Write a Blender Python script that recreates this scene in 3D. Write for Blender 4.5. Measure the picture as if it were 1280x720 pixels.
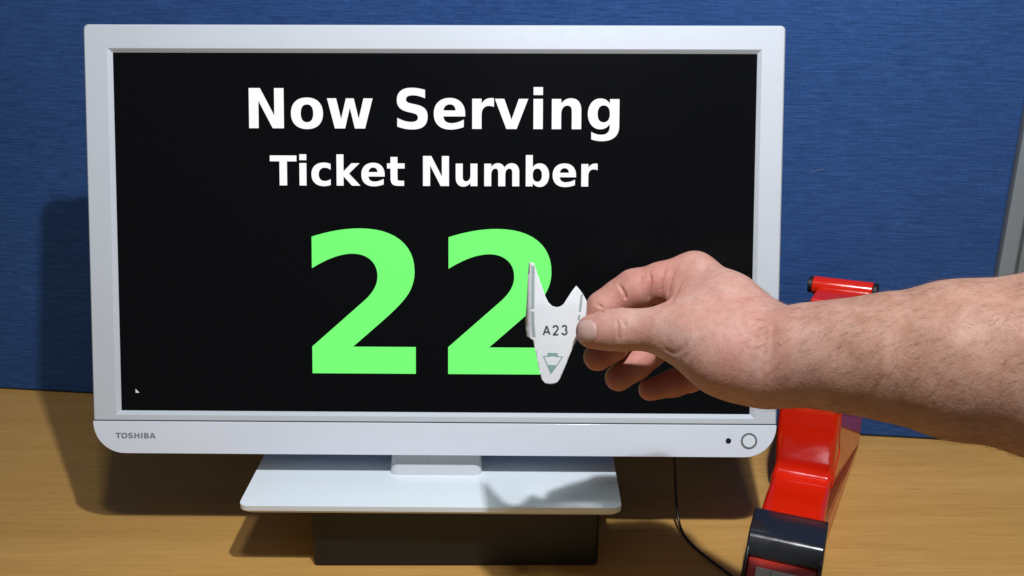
import bpy, bmesh, math, random
import numpy as np
from mathutils import Vector, Matrix

for o in list(bpy.data.objects):
    bpy.data.objects.remove(o)
random.seed(7)
np.random.seed(7)
S = bpy.context.scene
C = S.collection
rad = math.radians

# ------------------------------------------------------------------ camera
CAM_H, CAM_PITCH, FPX = 0.485, rad(19.3), 1192.0
cam_d = bpy.data.cameras.new('camera')
cam_d.sensor_width = 36.0
cam_d.lens = 36.0 * FPX / 1280.0
cam_d.clip_start, cam_d.clip_end = 0.02, 50
cam = bpy.data.objects.new('camera', cam_d)
cam.location = (0, 0, CAM_H)
cam.rotation_euler = (math.pi / 2 - CAM_PITCH, 0, 0)
C.objects.link(cam)
S.camera = cam
CAMM = Matrix.Translation((0, 0, CAM_H)) @ Matrix.Rotation(math.pi / 2 - CAM_PITCH, 4, 'X')

# ------------------------------------------------------------------ world, lamps, exposure
W = bpy.data.worlds.new('World')
S.world = W
W.use_nodes = True
W.node_tree.nodes['Background'].inputs[0].default_value = (1.0, 0.96, 0.90, 1)
W.node_tree.nodes['Background'].inputs[1].default_value = 0.105
S.view_settings.view_transform = 'Standard'
S.view_settings.look = 'None'
S.view_settings.exposure = 0.0
S.view_settings.gamma = 1.0


def lamp(name, loc, target, power, sx, sy, col):
    d = bpy.data.lights.new(name, 'AREA')
    d.shape = 'RECTANGLE'
    d.size, d.size_y = sx, sy
    d.energy = power
    d.color = col
    o = bpy.data.objects.new(name, d)
    o.location = loc
    o.rotation_euler = (Vector(target) - Vector(loc)).to_track_quat('-Z', 'Y').to_euler()
    C.objects.link(o)
    return o


# a small bright lamp above the desk gives the hard shadows; a weaker ceiling lamp behind the camera softens them
lamp('desk_lamp_light', (0.122, 0.208, 1.015), (0.05, 0.76, 0.1), 9.5, 0.026, 0.026, (0.905, 0.925, 1.0))
lamp('ceiling_lamp', (0.11, -0.10, 1.60), (0.0, 0.76, 0.1), 7.0, 0.13, 0.13, (0.92, 0.94, 1.0))


# ------------------------------------------------------------------ material helpers
def rgb(c):
    return (c[0], c[1], c[2], 1)


class Mat:
    def __init__(s, name, base=(0.5, 0.5, 0.5), rough=0.5, spec=0.5, metal=0.0):
        s.m = bpy.data.materials.new(name)
        s.m.use_nodes = True
        s.t = s.m.node_tree
        s.b = s.t.nodes['Principled BSDF']
        s.set('Base Color', rgb(base))
        s.set('Roughness', rough)
        s.set('Specular IOR Level', spec)
        s.set('Metallic', metal)
        s._co = None

    def set(s, k, v):
        s.b.inputs[k].default_value = v
        return s

    def n(s, t, **kw):
        nd = s.t.nodes.new(t)
        for k, v in kw.items():
            if k in nd.inputs:
                nd.inputs[k].default_value = v
            else:
                setattr(nd, k, v)
        return nd

    def l(s, a, b):
        s.t.links.new(a, b)

    def coord(s, scale=(1, 1, 1), rot=(0, 0, 0), out='Object'):
        if s._co is None:
            s._co = s.n('ShaderNodeTexCoord')
        mp = s.n('ShaderNodeMapping')
        mp.inputs['Scale'].default_value = scale
        mp.inputs['Rotation'].default_value = rot
        s.l(s._co.outputs[out], mp.inputs['Vector'])
        return mp.outputs[0]

    def noise(s, vec, scale, detail=4, rough=0.55, dist=0.0):
        nd = s.n('ShaderNodeTexNoise')
        nd.inputs['Scale'].default_value = scale
        nd.inputs['Detail'].default_value = detail
        nd.inputs['Roughness'].default_value = rough
        nd.inputs['Distortion'].default_value = dist
        s.l(vec, nd.inputs['Vector'])
        return nd.outputs['Fac']

    def ramp(s, fac, stops):
        nd = s.n('ShaderNodeValToRGB')
        e = nd.color_ramp.elements
        while len(e) < len(stops):
            e.new(0.5)
        for k, (p, c) in enumerate(stops):
            e[k].position = p
            e[k].color = rgb(c) if not isinstance(c, (int, float)) else (c, c, c, 1)
        s.l(fac, nd.inputs[0])
        return nd.outputs[0]

    def mix(s, a, b, fac, blend='MIX'):
        nd = s.n('ShaderNodeMix', data_type='RGBA', blend_type=blend)
        for i, v in ((0, fac), (6, a), (7, b)):
            if isinstance(v, (int, float)):
                nd.inputs[i].default_value = v
            elif isinstance(v, tuple):
                nd.inputs[i].default_value = rgb(v)
            else:
                s.l(v, nd.inputs[i])
        return nd.outputs[2]

    def bump(s, h, strength=0.2, dist=0.001, prev=None):
        nd = s.n('ShaderNodeBump')
        nd.inputs['Strength'].default_value = strength
        nd.inputs['Distance'].default_value = dist
        s.l(h, nd.inputs['Height'])
        if prev is not None:
            s.l(prev, nd.inputs['Normal'])
        s.l(nd.outputs[0], s.b.inputs['Normal'])
        return nd.outputs[0]


# white slightly glossy TV plastic
def white_plastic(name, base, rough):
    m = Mat(name, base, rough)
    v = m.coord()
    n1 = m.noise(v, 9, 5, 0.6)
    m.l(m.ramp(n1, [(0.3, tuple(c * 0.96 for c in base)), (0.7, base)]), m.b.inputs['Base Color'])
    n2 = m.noise(v, 60, 3)
    m.l(m.ramp(n2, [(0.3, rough * 0.8), (0.8, rough * 1.35)]), m.b.inputs['Roughness'])
    return m.m


M_bezel = white_plastic('white_bezel_plastic', (0.53, 0.575, 0.61), 0.5)
M_strip = white_plastic('gloss_white_plastic', (0.70, 0.76, 0.83), 0.10)
M_base = white_plastic('white_stand_plastic', (0.72, 0.79, 0.82), 0.22)
M_neck = white_plastic('cream_neck_plastic', (0.62, 0.65, 0.67), 0.30)
M_back = Mat('white_back_shell', (0.6, 0.6, 0.6), 0.5).m

scr = Mat('black_lcd_panel', (0.0025, 0.0028, 0.0034), 0.16, 0.17)
nn = scr.noise(scr.coord(), 6, 3)
scr.l(scr.ramp(nn, [(0.3, 0.14), (0.7, 0.20)]), scr.b.inputs['Roughness'])
# the lit backlight leaks a little through black pixels
scr.set('Emission Color', (0.35, 0.42, 0.55, 1)).set('Emission Strength', 0.0012)
M_screen = scr.m


def emis(name, col, st):
    m = Mat(name, (0, 0, 0), 0.4)
    m.set('Emission Color', rgb(col)).set('Emission Strength', st)
    return m.m


M_txt = emis('lit_white_pixels', (0.97, 0.97, 1.0), 1.0)
M_green = emis('lit_green_pixels', (0.185, 1.0, 0.185), 1.0)
M_cursor = emis('lit_cursor_pixels', (0.8, 0.8, 0.8), 0.8)
M_logo = Mat('grey_logo_print', (0.22, 0.23, 0.25), 0.4).m
M_ring = Mat('grey_button_ring', (0.20, 0.23, 0.24), 0.35, metal=0.3).m
M_dark = Mat('dark_ir_window', (0.01, 0.012, 0.02), 0.15).m
M_seam = Mat('dark_seam', (0.25, 0.26, 0.27), 0.6).m

# blue woven fabric of the office partition
fab = Mat('blue_woven_fabric', (0.04, 0.12, 0.38), 0.92, 0.15)
v = fab.coord()
vx = fab.coord((0.12, 1, 1.0))
rows = fab.noise(fab.coord((22, 22, 480)), 1.0, 3, 0.6, 0.3)
yarn = fab.noise(fab.coord((60, 60, 700)), 1.0, 2, 0.6)
cols_ = fab.noise(fab.coord((620, 620, 160)), 1.0, 2, 0.6)
big = fab.noise(v, 5, 4, 0.6)
c1 = fab.ramp(rows, [(0.30, (0.021, 0.065, 0.195)), (0.52, (0.029, 0.083, 0.242)), (0.75, (0.037, 0.101, 0.282))])
c2 = fab.ramp(cols_, [(0.3, (0.88, 0.88, 0.88)), (0.7, (1.10, 1.10, 1.10))])
c3 = fab.ramp(yarn, [(0.3, (0.75, 0.75, 0.78)), (0.7, (1.2, 1.2, 1.16))])
c4 = fab.ramp(big, [(0.3, (0.90, 0.90, 0.92)), (0.7, (1.08, 1.08, 1.06))])
cc = fab.mix(c1, c2, 1.0, 'MULTIPLY')
cc = fab.mix(cc, c3, 1.0, 'MULTIPLY')
cc = fab.mix(cc, c4, 1.0, 'MULTIPLY')
fab.l(cc, fab.b.inputs['Base Color'])
b1 = fab.bump(rows, 0.5, 0.0006)
fab.bump(cols_, 0.35, 0.0005, b1)
fab.set('Sheen Weight', 0.04)
M_fab = fab.m
M_trim = Mat('grey_painted_trim', (0.21, 0.245, 0.26), 0.5).m
M_panel = Mat('grey_green_partition_panel', (0.17, 0.205, 0.20), 0.7).m

# oak laminate desk
wd = Mat('oak_laminate', (0.4, 0.22, 0.07), 0.36, 0.45)
g1 = wd.noise(wd.coord((1.6, 26, 26), (0, 0, rad(-4))), 1.0, 6, 0.62, 1.2)
g2 = wd.noise(wd.coord((9, 260, 260), (0, 0, rad(-4))), 1.0, 4, 0.7, 0.4)
g3 = wd.noise(wd.coord((0.9, 7, 7), (0, 0, rad(-4))), 1.0, 3, 0.5, 0.8)
k1 = wd.ramp(g1, [(0.25, (0.50, 0.275, 0.070)), (0.5, (0.57, 0.325, 0.090)), (0.75, (0.63, 0.375, 0.116))])
k2 = wd.ramp(g2, [(0.28, (0.90, 0.88, 0.85)), (0.55, (1, 1, 1)), (0.8, (1.04, 1.05, 1.06))])
k3 = wd.ramp(g3, [(0.3, (0.93, 0.91, 0.88)), (0.7, (1.05, 1.05, 1.06))])
kk = wd.mix(k1, k2, 1.0, 'MULTIPLY')
kk = wd.mix(kk, k3, 1.0, 'MULTIPLY')
g4 = wd.noise(wd.coord((22, 900, 900), (0, 0, rad(-4))), 1.0, 3, 0.6)
g5 = wd.noise(wd.coord((30, 340, 340), (0, 0, rad(-4))), 1.0, 2, 0.5)
kk = wd.mix(kk, wd.ramp(g4, [(0.3, (0.90, 0.89, 0.86)), (0.65, (1.05, 1.05, 1.05))]), 1.0, 'MULTIPLY')
kk = wd.mix(kk, wd.ramp(g5, [(0.24, (0.72, 0.66, 0.58)), (0.34, (1, 1, 1))]), 1.0, 'MULTIPLY')
wd.l(kk, wd.b.inputs['Base Color'])
wd.l(wd.ramp(g2, [(0.3, 0.46), (0.7, 0.33)]), wd.b.inputs['Roughness'])
wd.bump(g2, 0.12, 0.0004)
M_desk = wd.m


def red_gloss(name, base, rough):
    m = Mat(name, base, rough, 0.6)
    v = m.coord()
    m.l(m.ramp(m.noise(v, 45, 5, 0.7), [(0.3, rough * 0.6), (0.75, rough * 1.9)]), m.b.inputs['Roughness'])
    m.set('Coat Weight', 0.35).set('Coat Roughness', 0.06)
    m.bump(m.noise(v, 28, 2), 0.06, 0.002)
    return m.m


M_red = red_gloss('glossy_red_plastic', (0.70, 0.016, 0.002), 0.13)
M_redflat = red_gloss('flat_red_plastic', (0.5, 0.03, 0.015), 0.3)
M_black = red_gloss('glossy_black_plastic', (0.012, 0.014, 0.018), 0.16)
M_blackm = Mat('matte_black_plastic', (0.005, 0.005, 0.0055), 0.55).m
M_cable = Mat('black_cable_rubber', (0.012, 0.012, 0.012), 0.28).m

pap = Mat('white_ticket_paper', (0.74, 0.77, 0.76), 0.75, 0.2)
pn = pap.noise(pap.coord(), 120, 4)
pap.l(pap.ramp(pn, [(0.3, (0.575, 0.59, 0.585)), (0.7, (0.60, 0.615, 0.61))]), pap.b.inputs['Base Color'])
pap.bump(pap.noise(pap.coord(), 40, 2), 0.10, 0.001)
M_paper = pap.m
M_ink = Mat('grey_number_ink', (0.045, 0.052, 0.056), 0.7).m
M_teal = Mat('teal_print_ink', (0.17, 0.29, 0.26), 0.7).m
M_stripe = Mat('grey_green_stripe_ink', (0.24, 0.29, 0.27), 0.7).m

# skin
sk = Mat('skin', (0.5, 0.3, 0.2), 0.60, 0.32)
v = sk.coord()
blot = sk.noise(v, 38, 5, 0.65, 0.6)
fine = sk.noise(v, 230, 4, 0.7)
vein = sk.noise(sk.coord((0.5, 1, 1)), 26, 3, 0.5, 1.5)
sc1 = sk.ramp(blot, [(0.28, (0.405, 0.188, 0.142)), (0.5, (0.435, 0.242, 0.188)), (0.72, (0.47, 0.300, 0.240))])
sc2 = sk.ramp(fine, [(0.3, (0.88, 0.83, 0.80)), (0.7, (1.07, 1.07, 1.07))])
sc3 = sk.ramp(vein, [(0.35, (1.03, 0.99, 0.96)), (0.65, (0.96, 0.99, 1.0))])
cc = sk.mix(sc1, sc2, 1.0, 'MULTIPLY')
cc = sk.mix(cc, sc3, 1.0, 'MULTIPLY')
at_ = sk.n('ShaderNodeAttribute', attribute_name='flush')
cc = sk.mix(cc, (0.42, 0.125, 0.092), at_.outputs['Fac'])
at2 = sk.n('ShaderNodeAttribute', attribute_name='tan')
mott = sk.noise(v, 95, 5, 0.7, 0.4)
tanc = sk.ramp(mott, [(0.3, (0.305, 0.148, 0.092)), (0.5, (0.355, 0.190, 0.127)), (0.7, (0.41, 0.240, 0.168))])
cc = sk.mix(cc, tanc, at2.outputs['Fac'])
mole = sk.n('ShaderNodeTexVoronoi')
mole.inputs['Scale'].default_value = 34
sk.l(v, mole.inputs['Vector'])
mf = sk.ramp(mole.outputs['Distance'], [(0.012, 0.4), (0.03, 0.0)])
cc = sk.mix(cc, (0.22, 0.10, 0.055), mf)
sk.l(cc, sk.b.inputs['Base Color'])
sk.set('Subsurface Weight', 0.07).set('Subsurface Scale', 0.004)
sk.b.inputs['Subsurface Radius'].default_value = (1.0, 0.35, 0.2)
cell = sk.n('ShaderNodeTexVoronoi')
cell.inputs['Scale'].default_value = 620
sk.l(v, cell.inputs['Vector'])
bb = sk.bump(cell.outputs['Distance'], 0.22, 0.0004)
bb = sk.bump(fine, 0.45, 0.0007, bb)
sk.bump(mott, 0.16, 0.0012, bb)
M_skin = sk.m
M_nail = Mat('fingernail', (0.42, 0.27, 0.225), 0.36, 0.5).m
M_hair = Mat('brown_body_hair', (0.10, 0.055, 0.028), 0.5).m


# ------------------------------------------------------------------ object helpers
def tag(o, label=None, cat=None, group=None, kind=None):
    if label:
        o['label'] = label
    if cat:
        o['category'] = cat
    if group:
        o['group'] = group
    if kind:
        o['kind'] = kind
    return o


def empty(name, mat=None):
    o = bpy.data.objects.new(name, None)
    o.empty_display_size = 0.05
    if mat is not None:
        o.matrix_world = mat
    C.objects.link(o)
    return o


def link_mesh(name, me, m, parent=None, smooth=False):
    o = bpy.data.objects.new(name, me)
    if m:
        me.materials.clear()
        me.materials.append(m)
    if smooth:
        for p in me.polygons:
            p.use_smooth = True
    C.objects.link(o)
    if parent is not None:
        o.parent = parent
    return o


def from_bm(name, bm, m, parent=None, smooth=False):
    bmesh.ops.recalc_face_normals(bm, faces=bm.faces)
    me = bpy.data.meshes.new(name)
    bm.to_mesh(me)
    bm.free()
    return link_mesh(name, me, m, parent, smooth)


def bevel(o, w, seg=3, ang=35, wn=True):
    md = o.modifiers.new('bevel', 'BEVEL')
    md.width, md.segments = w, seg
    md.limit_method, md.angle_limit = 'ANGLE', rad(ang)
    if wn:
        for p in o.data.polygons:
            p.use_smooth = True
        w_ = o.modifiers.new('wn', 'WEIGHTED_NORMAL')
        w_.keep_sharp = True
    return o


def box_bm(x0, x1, y0, y1, z0, z1, bm=None):
    bm = bm or bmesh.new()
    vs = [bm.verts.new((x, y, z)) for x in (x0, x1) for y in (y0, y1) for z in (z0, z1)]
    for f in ((0, 1, 3, 2), (4, 6, 7, 5), (0, 4, 5, 1), (2, 3, 7, 6), (0, 2, 6, 4), (1, 5, 7, 3)):
        bm.faces.new([vs[i] for i in f])
    return bm


def prism(pts, a0, a1, axes='xz', bm=None):
    """extrude a closed outline; axes 'xz' -> extrude along y, 'xy' -> along z, 'yz' -> along x"""
    bm = bm or bmesh.new()

    def P(p, a):
        if axes == 'xz':
            return (p[0], a, p[1])
        if axes == 'xy':
            return (p[0], p[1], a)
        return (a, p[0], p[1])
    lo = [bm.verts.new(P(p, a0)) for p in pts]
    hi = [bm.verts.new(P(p, a1)) for p in pts]
    n = len(pts)
    bm.faces.new(lo)
    bm.faces.new(hi[::-1])
    for i in range(n):
        bm.faces.new((lo[i], hi[i], hi[(i + 1) % n], lo[(i + 1) % n]))
    return bm


def round_rect(x0, x1, y0, y1, r, seg=8):
    """r = (bottom left, bottom right, top right, top left)"""
    out = []
    for (cx, cy, a0, rr) in ((x0, y0, 180, r[0]), (x1, y0, 270, r[1]), (x1, y1, 0, r[2]), (x0, y1, 90, r[3])):
        ox = cx + rr if cx == x0 else cx - rr
        oy = cy + rr if cy == y0 else cy - rr
        for k in range(seg + 1):
            a = rad(a0 + 90 * k / seg)
            out.append((ox + rr * math.cos(a), oy + rr * math.sin(a)))
    return out


def tube(name, pts, r, m, parent=None, seg=10):
    cu = bpy.data.curves.new(name, 'CURVE')
    cu.dimensions = '3D'
    sp = cu.splines.new('NURBS')
    sp.points.add(len(pts) - 1)
    for k, p in enumerate(pts):
        sp.points[k].co = (*p, 1)
    sp.order_u = 4
    sp.use_endpoint_u = True
    sp.resolution_u = 8
    cu.bevel_depth = r
    cu.bevel_resolution = 4
    cu.use_fill_caps = True
    tmp = bpy.data.objects.new('tmp', cu)
    C.objects.link(tmp)
    dg = bpy.context.evaluated_depsgraph_get()
    me = bpy.data.meshes.new_from_object(tmp.evaluated_get(dg))
    bpy.data.objects.remove(tmp)
    return link_mesh(name, me, m, parent, True)


# ------------------------------------------------------------------ lettering: outlines of a humanist bold sans, em = 100
G = {
 'N': (83.69, "M 9.19 72.9 L 30.17 72.9 L 56.69 22.9 L 56.69 72.9 L 74.5 72.9 L 74.5 0 L 53.5 0 L 27 50 L 27 0 L 9.19 0"),
 'o': (68.7, "M 34.42 43.5 Q 28.6 43.5 25.56 39.33 Q 22.5 35.16 22.5 27.3 Q 22.5 19.44 25.56 15.25 Q 28.6 11.08 34.42 11.08 Q 40.14 11.08 43.16 15.25 Q 46.19 19.44 46.19 27.3 Q 46.19 35.16 43.16 39.33 Q 40.14 43.5 34.42 43.5 M 34.42 56 Q 48.53 56 56.47 48.38 Q 64.4 40.77 64.4 27.3 Q 64.4 13.8 56.47 6.19 Q 48.53 -1.42 34.42 -1.42 Q 20.27 -1.42 12.28 6.19 Q 4.3 13.8 4.3 27.3 Q 4.3 40.77 12.28 48.38 Q 20.27 56 34.42 56"),
 'w': (92.38, "M 3.5 54.69 L 20.5 54.69 L 29.69 17 L 38.92 54.69 L 53.5 54.69 L 62.7 17.4 L 71.9 54.69 L 88.9 54.69 L 74.5 0 L 55.4 0 L 46.19 37.7 L 37 0 L 17.9 0"),
 ' ': (34.81, ""),
 'S': (72.0, "M 59.9 70.6 L 59.9 55.17 Q 53.9 57.86 48.19 59.22 Q 42.48 60.6 37.4 60.6 Q 30.67 60.6 27.44 58.73 Q 24.2 56.89 24.2 52.98 Q 24.2 50.05 26.39 48.4 Q 28.56 46.78 34.28 45.6 L 42.28 44 Q 54.44 41.55 59.56 36.56 Q 64.7 31.6 64.7 22.4 Q 64.7 10.36 57.55 4.47 Q 50.39 -1.42 35.69 -1.42 Q 28.77 -1.42 21.78 -0.1 Q 14.8 1.22 7.8 3.8 L 7.8 19.67 Q 14.8 15.97 21.3 14.08 Q 27.83 12.2 33.89 12.2 Q 40.05 12.2 43.3 14.25 Q 46.58 16.3 46.58 20.1 Q 46.58 23.53 44.36 25.39 Q 42.14 27.25 35.5 28.72 L 28.2 30.33 Q 17.28 32.67 12.22 37.8 Q 7.17 42.92 7.17 51.6 Q 7.17 62.5 14.2 68.36 Q 21.23 74.2 34.42 74.2 Q 40.44 74.2 46.78 73.3 Q 53.1 72.4 59.9 70.6"),
 'e': (67.8, "M 62.98 27.48 L 62.98 22.5 L 22.1 22.5 Q 22.75 16.36 26.56 13.28 Q 30.4 10.2 37.2 10.2 Q 42.7 10.2 48.5 11.84 Q 54.3 13.48 60.4 16.8 L 60.4 3.3 Q 54.2 0.98 48 -0.2 Q 41.8 -1.42 35.6 -1.42 Q 20.75 -1.42 12.5 6.1 Q 4.3 13.67 4.3 27.3 Q 4.3 40.67 12.38 48.33 Q 20.45 56 34.6 56 Q 47.5 56 55.25 48.23 Q 62.98 40.48 62.98 27.48 M 45 33.3 Q 45 38.28 42.1 41.33 Q 39.2 44.39 34.5 44.39 Q 29.44 44.39 26.27 41.53 Q 23.1 38.67 22.3 33.3"),
 'r': (49.3, "M 49.03 39.8 Q 46.73 40.88 44.45 41.38 Q 42.19 41.89 39.89 41.89 Q 33.16 41.89 29.5 37.56 Q 25.88 33.25 25.88 25.2 L 25.88 0 L 8.4 0 L 8.4 54.69 L 25.88 54.69 L 25.88 45.7 Q 29.25 51.08 33.6 53.53 Q 37.98 56 44.1 56 Q 44.97 56 45.98 55.92 Q 47 55.86 48.97 55.6"),
 'v': (65.2, "M 1.5 54.69 L 19 54.69 L 32.6 16.89 L 46.19 54.69 L 63.7 54.69 L 42.19 0 L 23 0"),
 'i': (34.28, "M 8.4 54.69 L 25.88 54.69 L 25.88 0 L 8.4 0 M 8.4 75.98 L 25.88 75.98 L 25.88 61.7 L 8.4 61.7"),
 'n': (71.2, "M 63.38 33.3 L 63.38 0 L 45.8 0 L 45.8 25.48 Q 45.8 32.56 45.48 35.25 Q 45.17 37.94 44.39 39.2 Q 43.36 40.92 41.6 41.88 Q 39.84 42.83 37.6 42.83 Q 32.1 42.83 29 38.6 Q 25.88 34.38 25.88 26.9 L 25.88 0 L 8.4 0 L 8.4 54.69 L 25.88 54.69 L 25.88 46.69 Q 29.83 51.47 34.27 53.73 Q 38.7 56 44.1 56 Q 53.56 56 58.47 50.19 Q 63.38 44.39 63.38 33.3"),
 'g': (71.6, "M 45.6 9.28 Q 42 4.5 37.64 2.25 Q 33.3 0 27.6 0 Q 17.58 0 11.03 7.88 Q 4.5 15.77 4.5 27.94 Q 4.5 40.14 11.03 47.97 Q 17.58 55.8 27.6 55.8 Q 33.3 55.8 37.64 53.56 Q 42 51.3 45.6 46.48 L 45.6 54.69 L 63.19 54.69 L 63.19 5.5 Q 63.19 -7.67 54.86 -14.6 Q 46.53 -21.58 30.7 -21.58 Q 25.6 -21.58 20.8 -20.8 Q 16 -20 11.19 -18.4 L 11.19 -4.78 Q 15.77 -7.42 20.16 -8.72 Q 24.56 -10 29 -10 Q 37.6 -10 41.6 -6.25 Q 45.6 -2.48 45.6 5.5 M 34.08 43.3 Q 28.66 43.3 25.6 39.3 Q 22.6 35.3 22.6 27.94 Q 22.6 20.36 25.53 16.45 Q 28.47 12.55 34.08 12.55 Q 39.55 12.55 42.58 16.55 Q 45.6 20.56 45.6 27.94 Q 45.6 35.3 42.58 39.3 Q 39.55 43.3 34.08 43.3"),
 'T': (66.6, "M 0.5 72.9 L 67.67 72.9 L 67.67 58.69 L 43.5 58.69 L 43.5 0 L 24.7 0 L 24.7 58.69 L 0.5 58.69"),
 'c': (59.28, "M 52.6 52.98 L 52.6 38.7 Q 49.03 41.16 45.44 42.33 Q 41.84 43.5 37.98 43.5 Q 30.67 43.5 26.6 39.23 Q 22.5 34.97 22.5 27.3 Q 22.5 19.6 26.6 15.34 Q 30.67 11.08 37.98 11.08 Q 42.1 11.08 45.78 12.3 Q 49.47 13.53 52.6 15.92 L 52.6 1.6 Q 48.48 0.1 44.27 -0.66 Q 40.05 -1.42 35.8 -1.42 Q 21 -1.42 12.64 6.17 Q 4.3 13.77 4.3 27.3 Q 4.3 40.83 12.64 48.4 Q 21 56 35.8 56 Q 40.1 56 44.27 55.25 Q 48.44 54.5 52.6 52.98"),
 'k': (66.5, "M 8.4 75.98 L 25.88 75.98 L 25.88 34.6 L 46 54.69 L 66.3 54.69 L 39.6 29.6 L 68.4 0 L 47.2 0 L 25.88 22.8 L 25.88 0 L 8.4 0"),
 't': (47.8, "M 27.48 70.2 L 27.48 54.69 L 45.5 54.69 L 45.5 42.19 L 27.48 42.19 L 27.48 19 Q 27.48 15.19 29 13.84 Q 30.5 12.5 35 12.5 L 44 12.5 L 44 0 L 29 0 Q 18.66 0 14.33 4.3 Q 10 8.64 10 19 L 10 42.19 L 1.3 42.19 L 1.3 54.69 L 10 54.69 L 10 70.2"),
 'u': (71.2, "M 7.8 21.3 L 7.8 54.69 L 25.39 54.69 L 25.39 29.39 Q 25.39 21.84 25.7 19.2 Q 26 16.55 26.86 15.38 Q 27.83 13.53 29.5 12.6 Q 31.2 11.67 33.4 11.67 Q 38.77 11.67 41.83 15.79 Q 44.89 19.92 44.89 27.2 L 44.89 54.69 L 62.36 54.69 L 62.36 0 L 44.89 0 L 44.89 7.9 Q 41 3.2 36.69 0.9 Q 32.38 -1.42 27.2 -1.42 Q 17.75 -1.42 12.78 4.39 Q 7.8 10.2 7.8 21.3"),
 'm': (104.2, "M 59.08 45.6 Q 62.4 50.69 66.97 53.34 Q 71.53 56 77 56 Q 86.42 56 91.36 50.19 Q 96.3 44.39 96.3 33.3 L 96.3 0 L 78.7 0 L 78.7 28.5 Q 78.8 29.83 78.8 31.78 Q 78.8 37.6 77.1 40.2 Q 75.39 42.83 71.58 42.83 Q 66.6 42.83 63.89 38.7 Q 61.19 34.6 61.08 26.86 L 61.08 0 L 43.5 0 L 43.5 28.5 Q 43.5 37.6 41.94 40.2 Q 40.38 42.83 36.38 42.83 Q 31.34 42.83 28.6 38.7 Q 25.88 34.58 25.88 26.9 L 25.88 0 L 8.3 0 L 8.3 54.69 L 25.88 54.69 L 25.88 46.69 Q 29.1 51.3 33.28 53.66 Q 37.45 56 42.48 56 Q 48.14 56 52.48 53.27 Q 56.84 50.53 59.08 45.6"),
 'b': (71.6, "M 37.5 11.28 Q 43.1 11.28 46.06 15.38 Q 49.03 19.48 49.03 27.3 Q 49.03 35.1 46.06 39.2 Q 43.1 43.3 37.5 43.3 Q 31.89 43.3 28.88 39.19 Q 25.88 35.06 25.88 27.3 Q 25.88 19.53 28.88 15.4 Q 31.89 11.28 37.5 11.28 M 25.88 46.69 Q 29.5 51.47 33.89 53.73 Q 38.28 56 44 56 Q 54.1 56 60.6 47.97 Q 67.1 39.94 67.1 27.3 Q 67.1 14.66 60.6 6.6 Q 54.1 -1.42 44 -1.42 Q 38.28 -1.42 33.89 0.84 Q 29.5 3.1 25.88 7.9 L 25.88 0 L 8.4 0 L 8.4 75.98 L 25.88 75.98"),
 '2': (69.58, "M 28.8 13.8 L 60.9 13.8 L 60.9 0 L 7.9 0 L 7.9 13.8 L 34.5 37.3 Q 38.1 40.53 39.8 43.6 Q 41.5 46.69 41.5 50 Q 41.5 55.1 38.06 58.25 Q 34.6 61.38 28.9 61.38 Q 24.5 61.38 19.28 59.5 Q 14.06 57.6 8.1 53.9 L 8.1 69.92 Q 14.45 72.0 20.66 73.1 Q 26.86 74.2 32.8 74.2 Q 45.9 74.2 53.16 68.45 Q 60.4 62.7 60.4 52.39 Q 60.4 46.44 57.33 41.28 Q 54.25 36.14 44.39 27.48"),
 'O': (85, "M 42.5 60.8 Q 33.9 60.8 29.2 54.5 Q 24.5 48.1 24.5 36.4 Q 24.5 24.8 29.2 18.4 Q 33.9 12 42.5 12 Q 51.2 12 55.9 18.4 Q 60.6 24.8 60.6 36.4 Q 60.6 48.1 55.9 54.5 Q 51.2 60.8 42.5 60.8 M 42.5 74.2 Q 60.1 74.2 70 64.2 Q 80 54.1 80 36.4 Q 80 18.8 70 8.7 Q 60.1 -1.4 42.5 -1.4 Q 25 -1.4 15 8.7 Q 5 18.8 5 36.4 Q 5 54.1 15 64.2 Q 25 74.2 42.5 74.2"),
 'H': (83.7, "M 9.2 72.9 L 28 72.9 L 28 45.1 L 55.7 45.1 L 55.7 72.9 L 74.5 72.9 L 74.5 0 L 55.7 0 L 55.7 30.9 L 28 30.9 L 28 0 L 9.2 0"),
 'I': (37.2, "M 9.2 72.9 L 28 72.9 L 28 0 L 9.2 0"),
 'B': (76.2, "M 38.4 44.7 Q 42.8 44.7 45.1 46.6 Q 47.4 48.6 47.4 52.3 Q 47.4 56 45.1 57.9 Q 42.8 59.9 38.4 59.9 L 28 59.9 L 28 44.7 M 39 13.1 Q 44.6 13.1 47.5 15.5 Q 50.3 17.9 50.3 22.7 Q 50.3 27.4 47.5 29.8 Q 44.7 32.1 39 32.1 L 28 32.1 L 28 13.1 M 56.7 39.2 Q 62.7 37.5 66 32.8 Q 69.3 28.1 69.3 21.3 Q 69.3 10.8 62.2 5.4 Q 55.1 0 40.6 0 L 9.2 0 L 9.2 72.9 L 37.6 72.9 Q 52.7 72.9 59.5 68.3 Q 66.3 63.8 66.3 53.7 Q 66.3 48.4 63.8 44.7 Q 61.4 41 56.7 39.2"),
 'A': (77.4, "M 53.4 13.3 L 24 13.3 L 19.4 0 L 0.5 0 L 27.5 72.9 L 49.9 72.9 L 76.9 0 L 58 0 M 28.7 26.8 L 48.7 26.8 L 38.7 55.9"),
}


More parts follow.
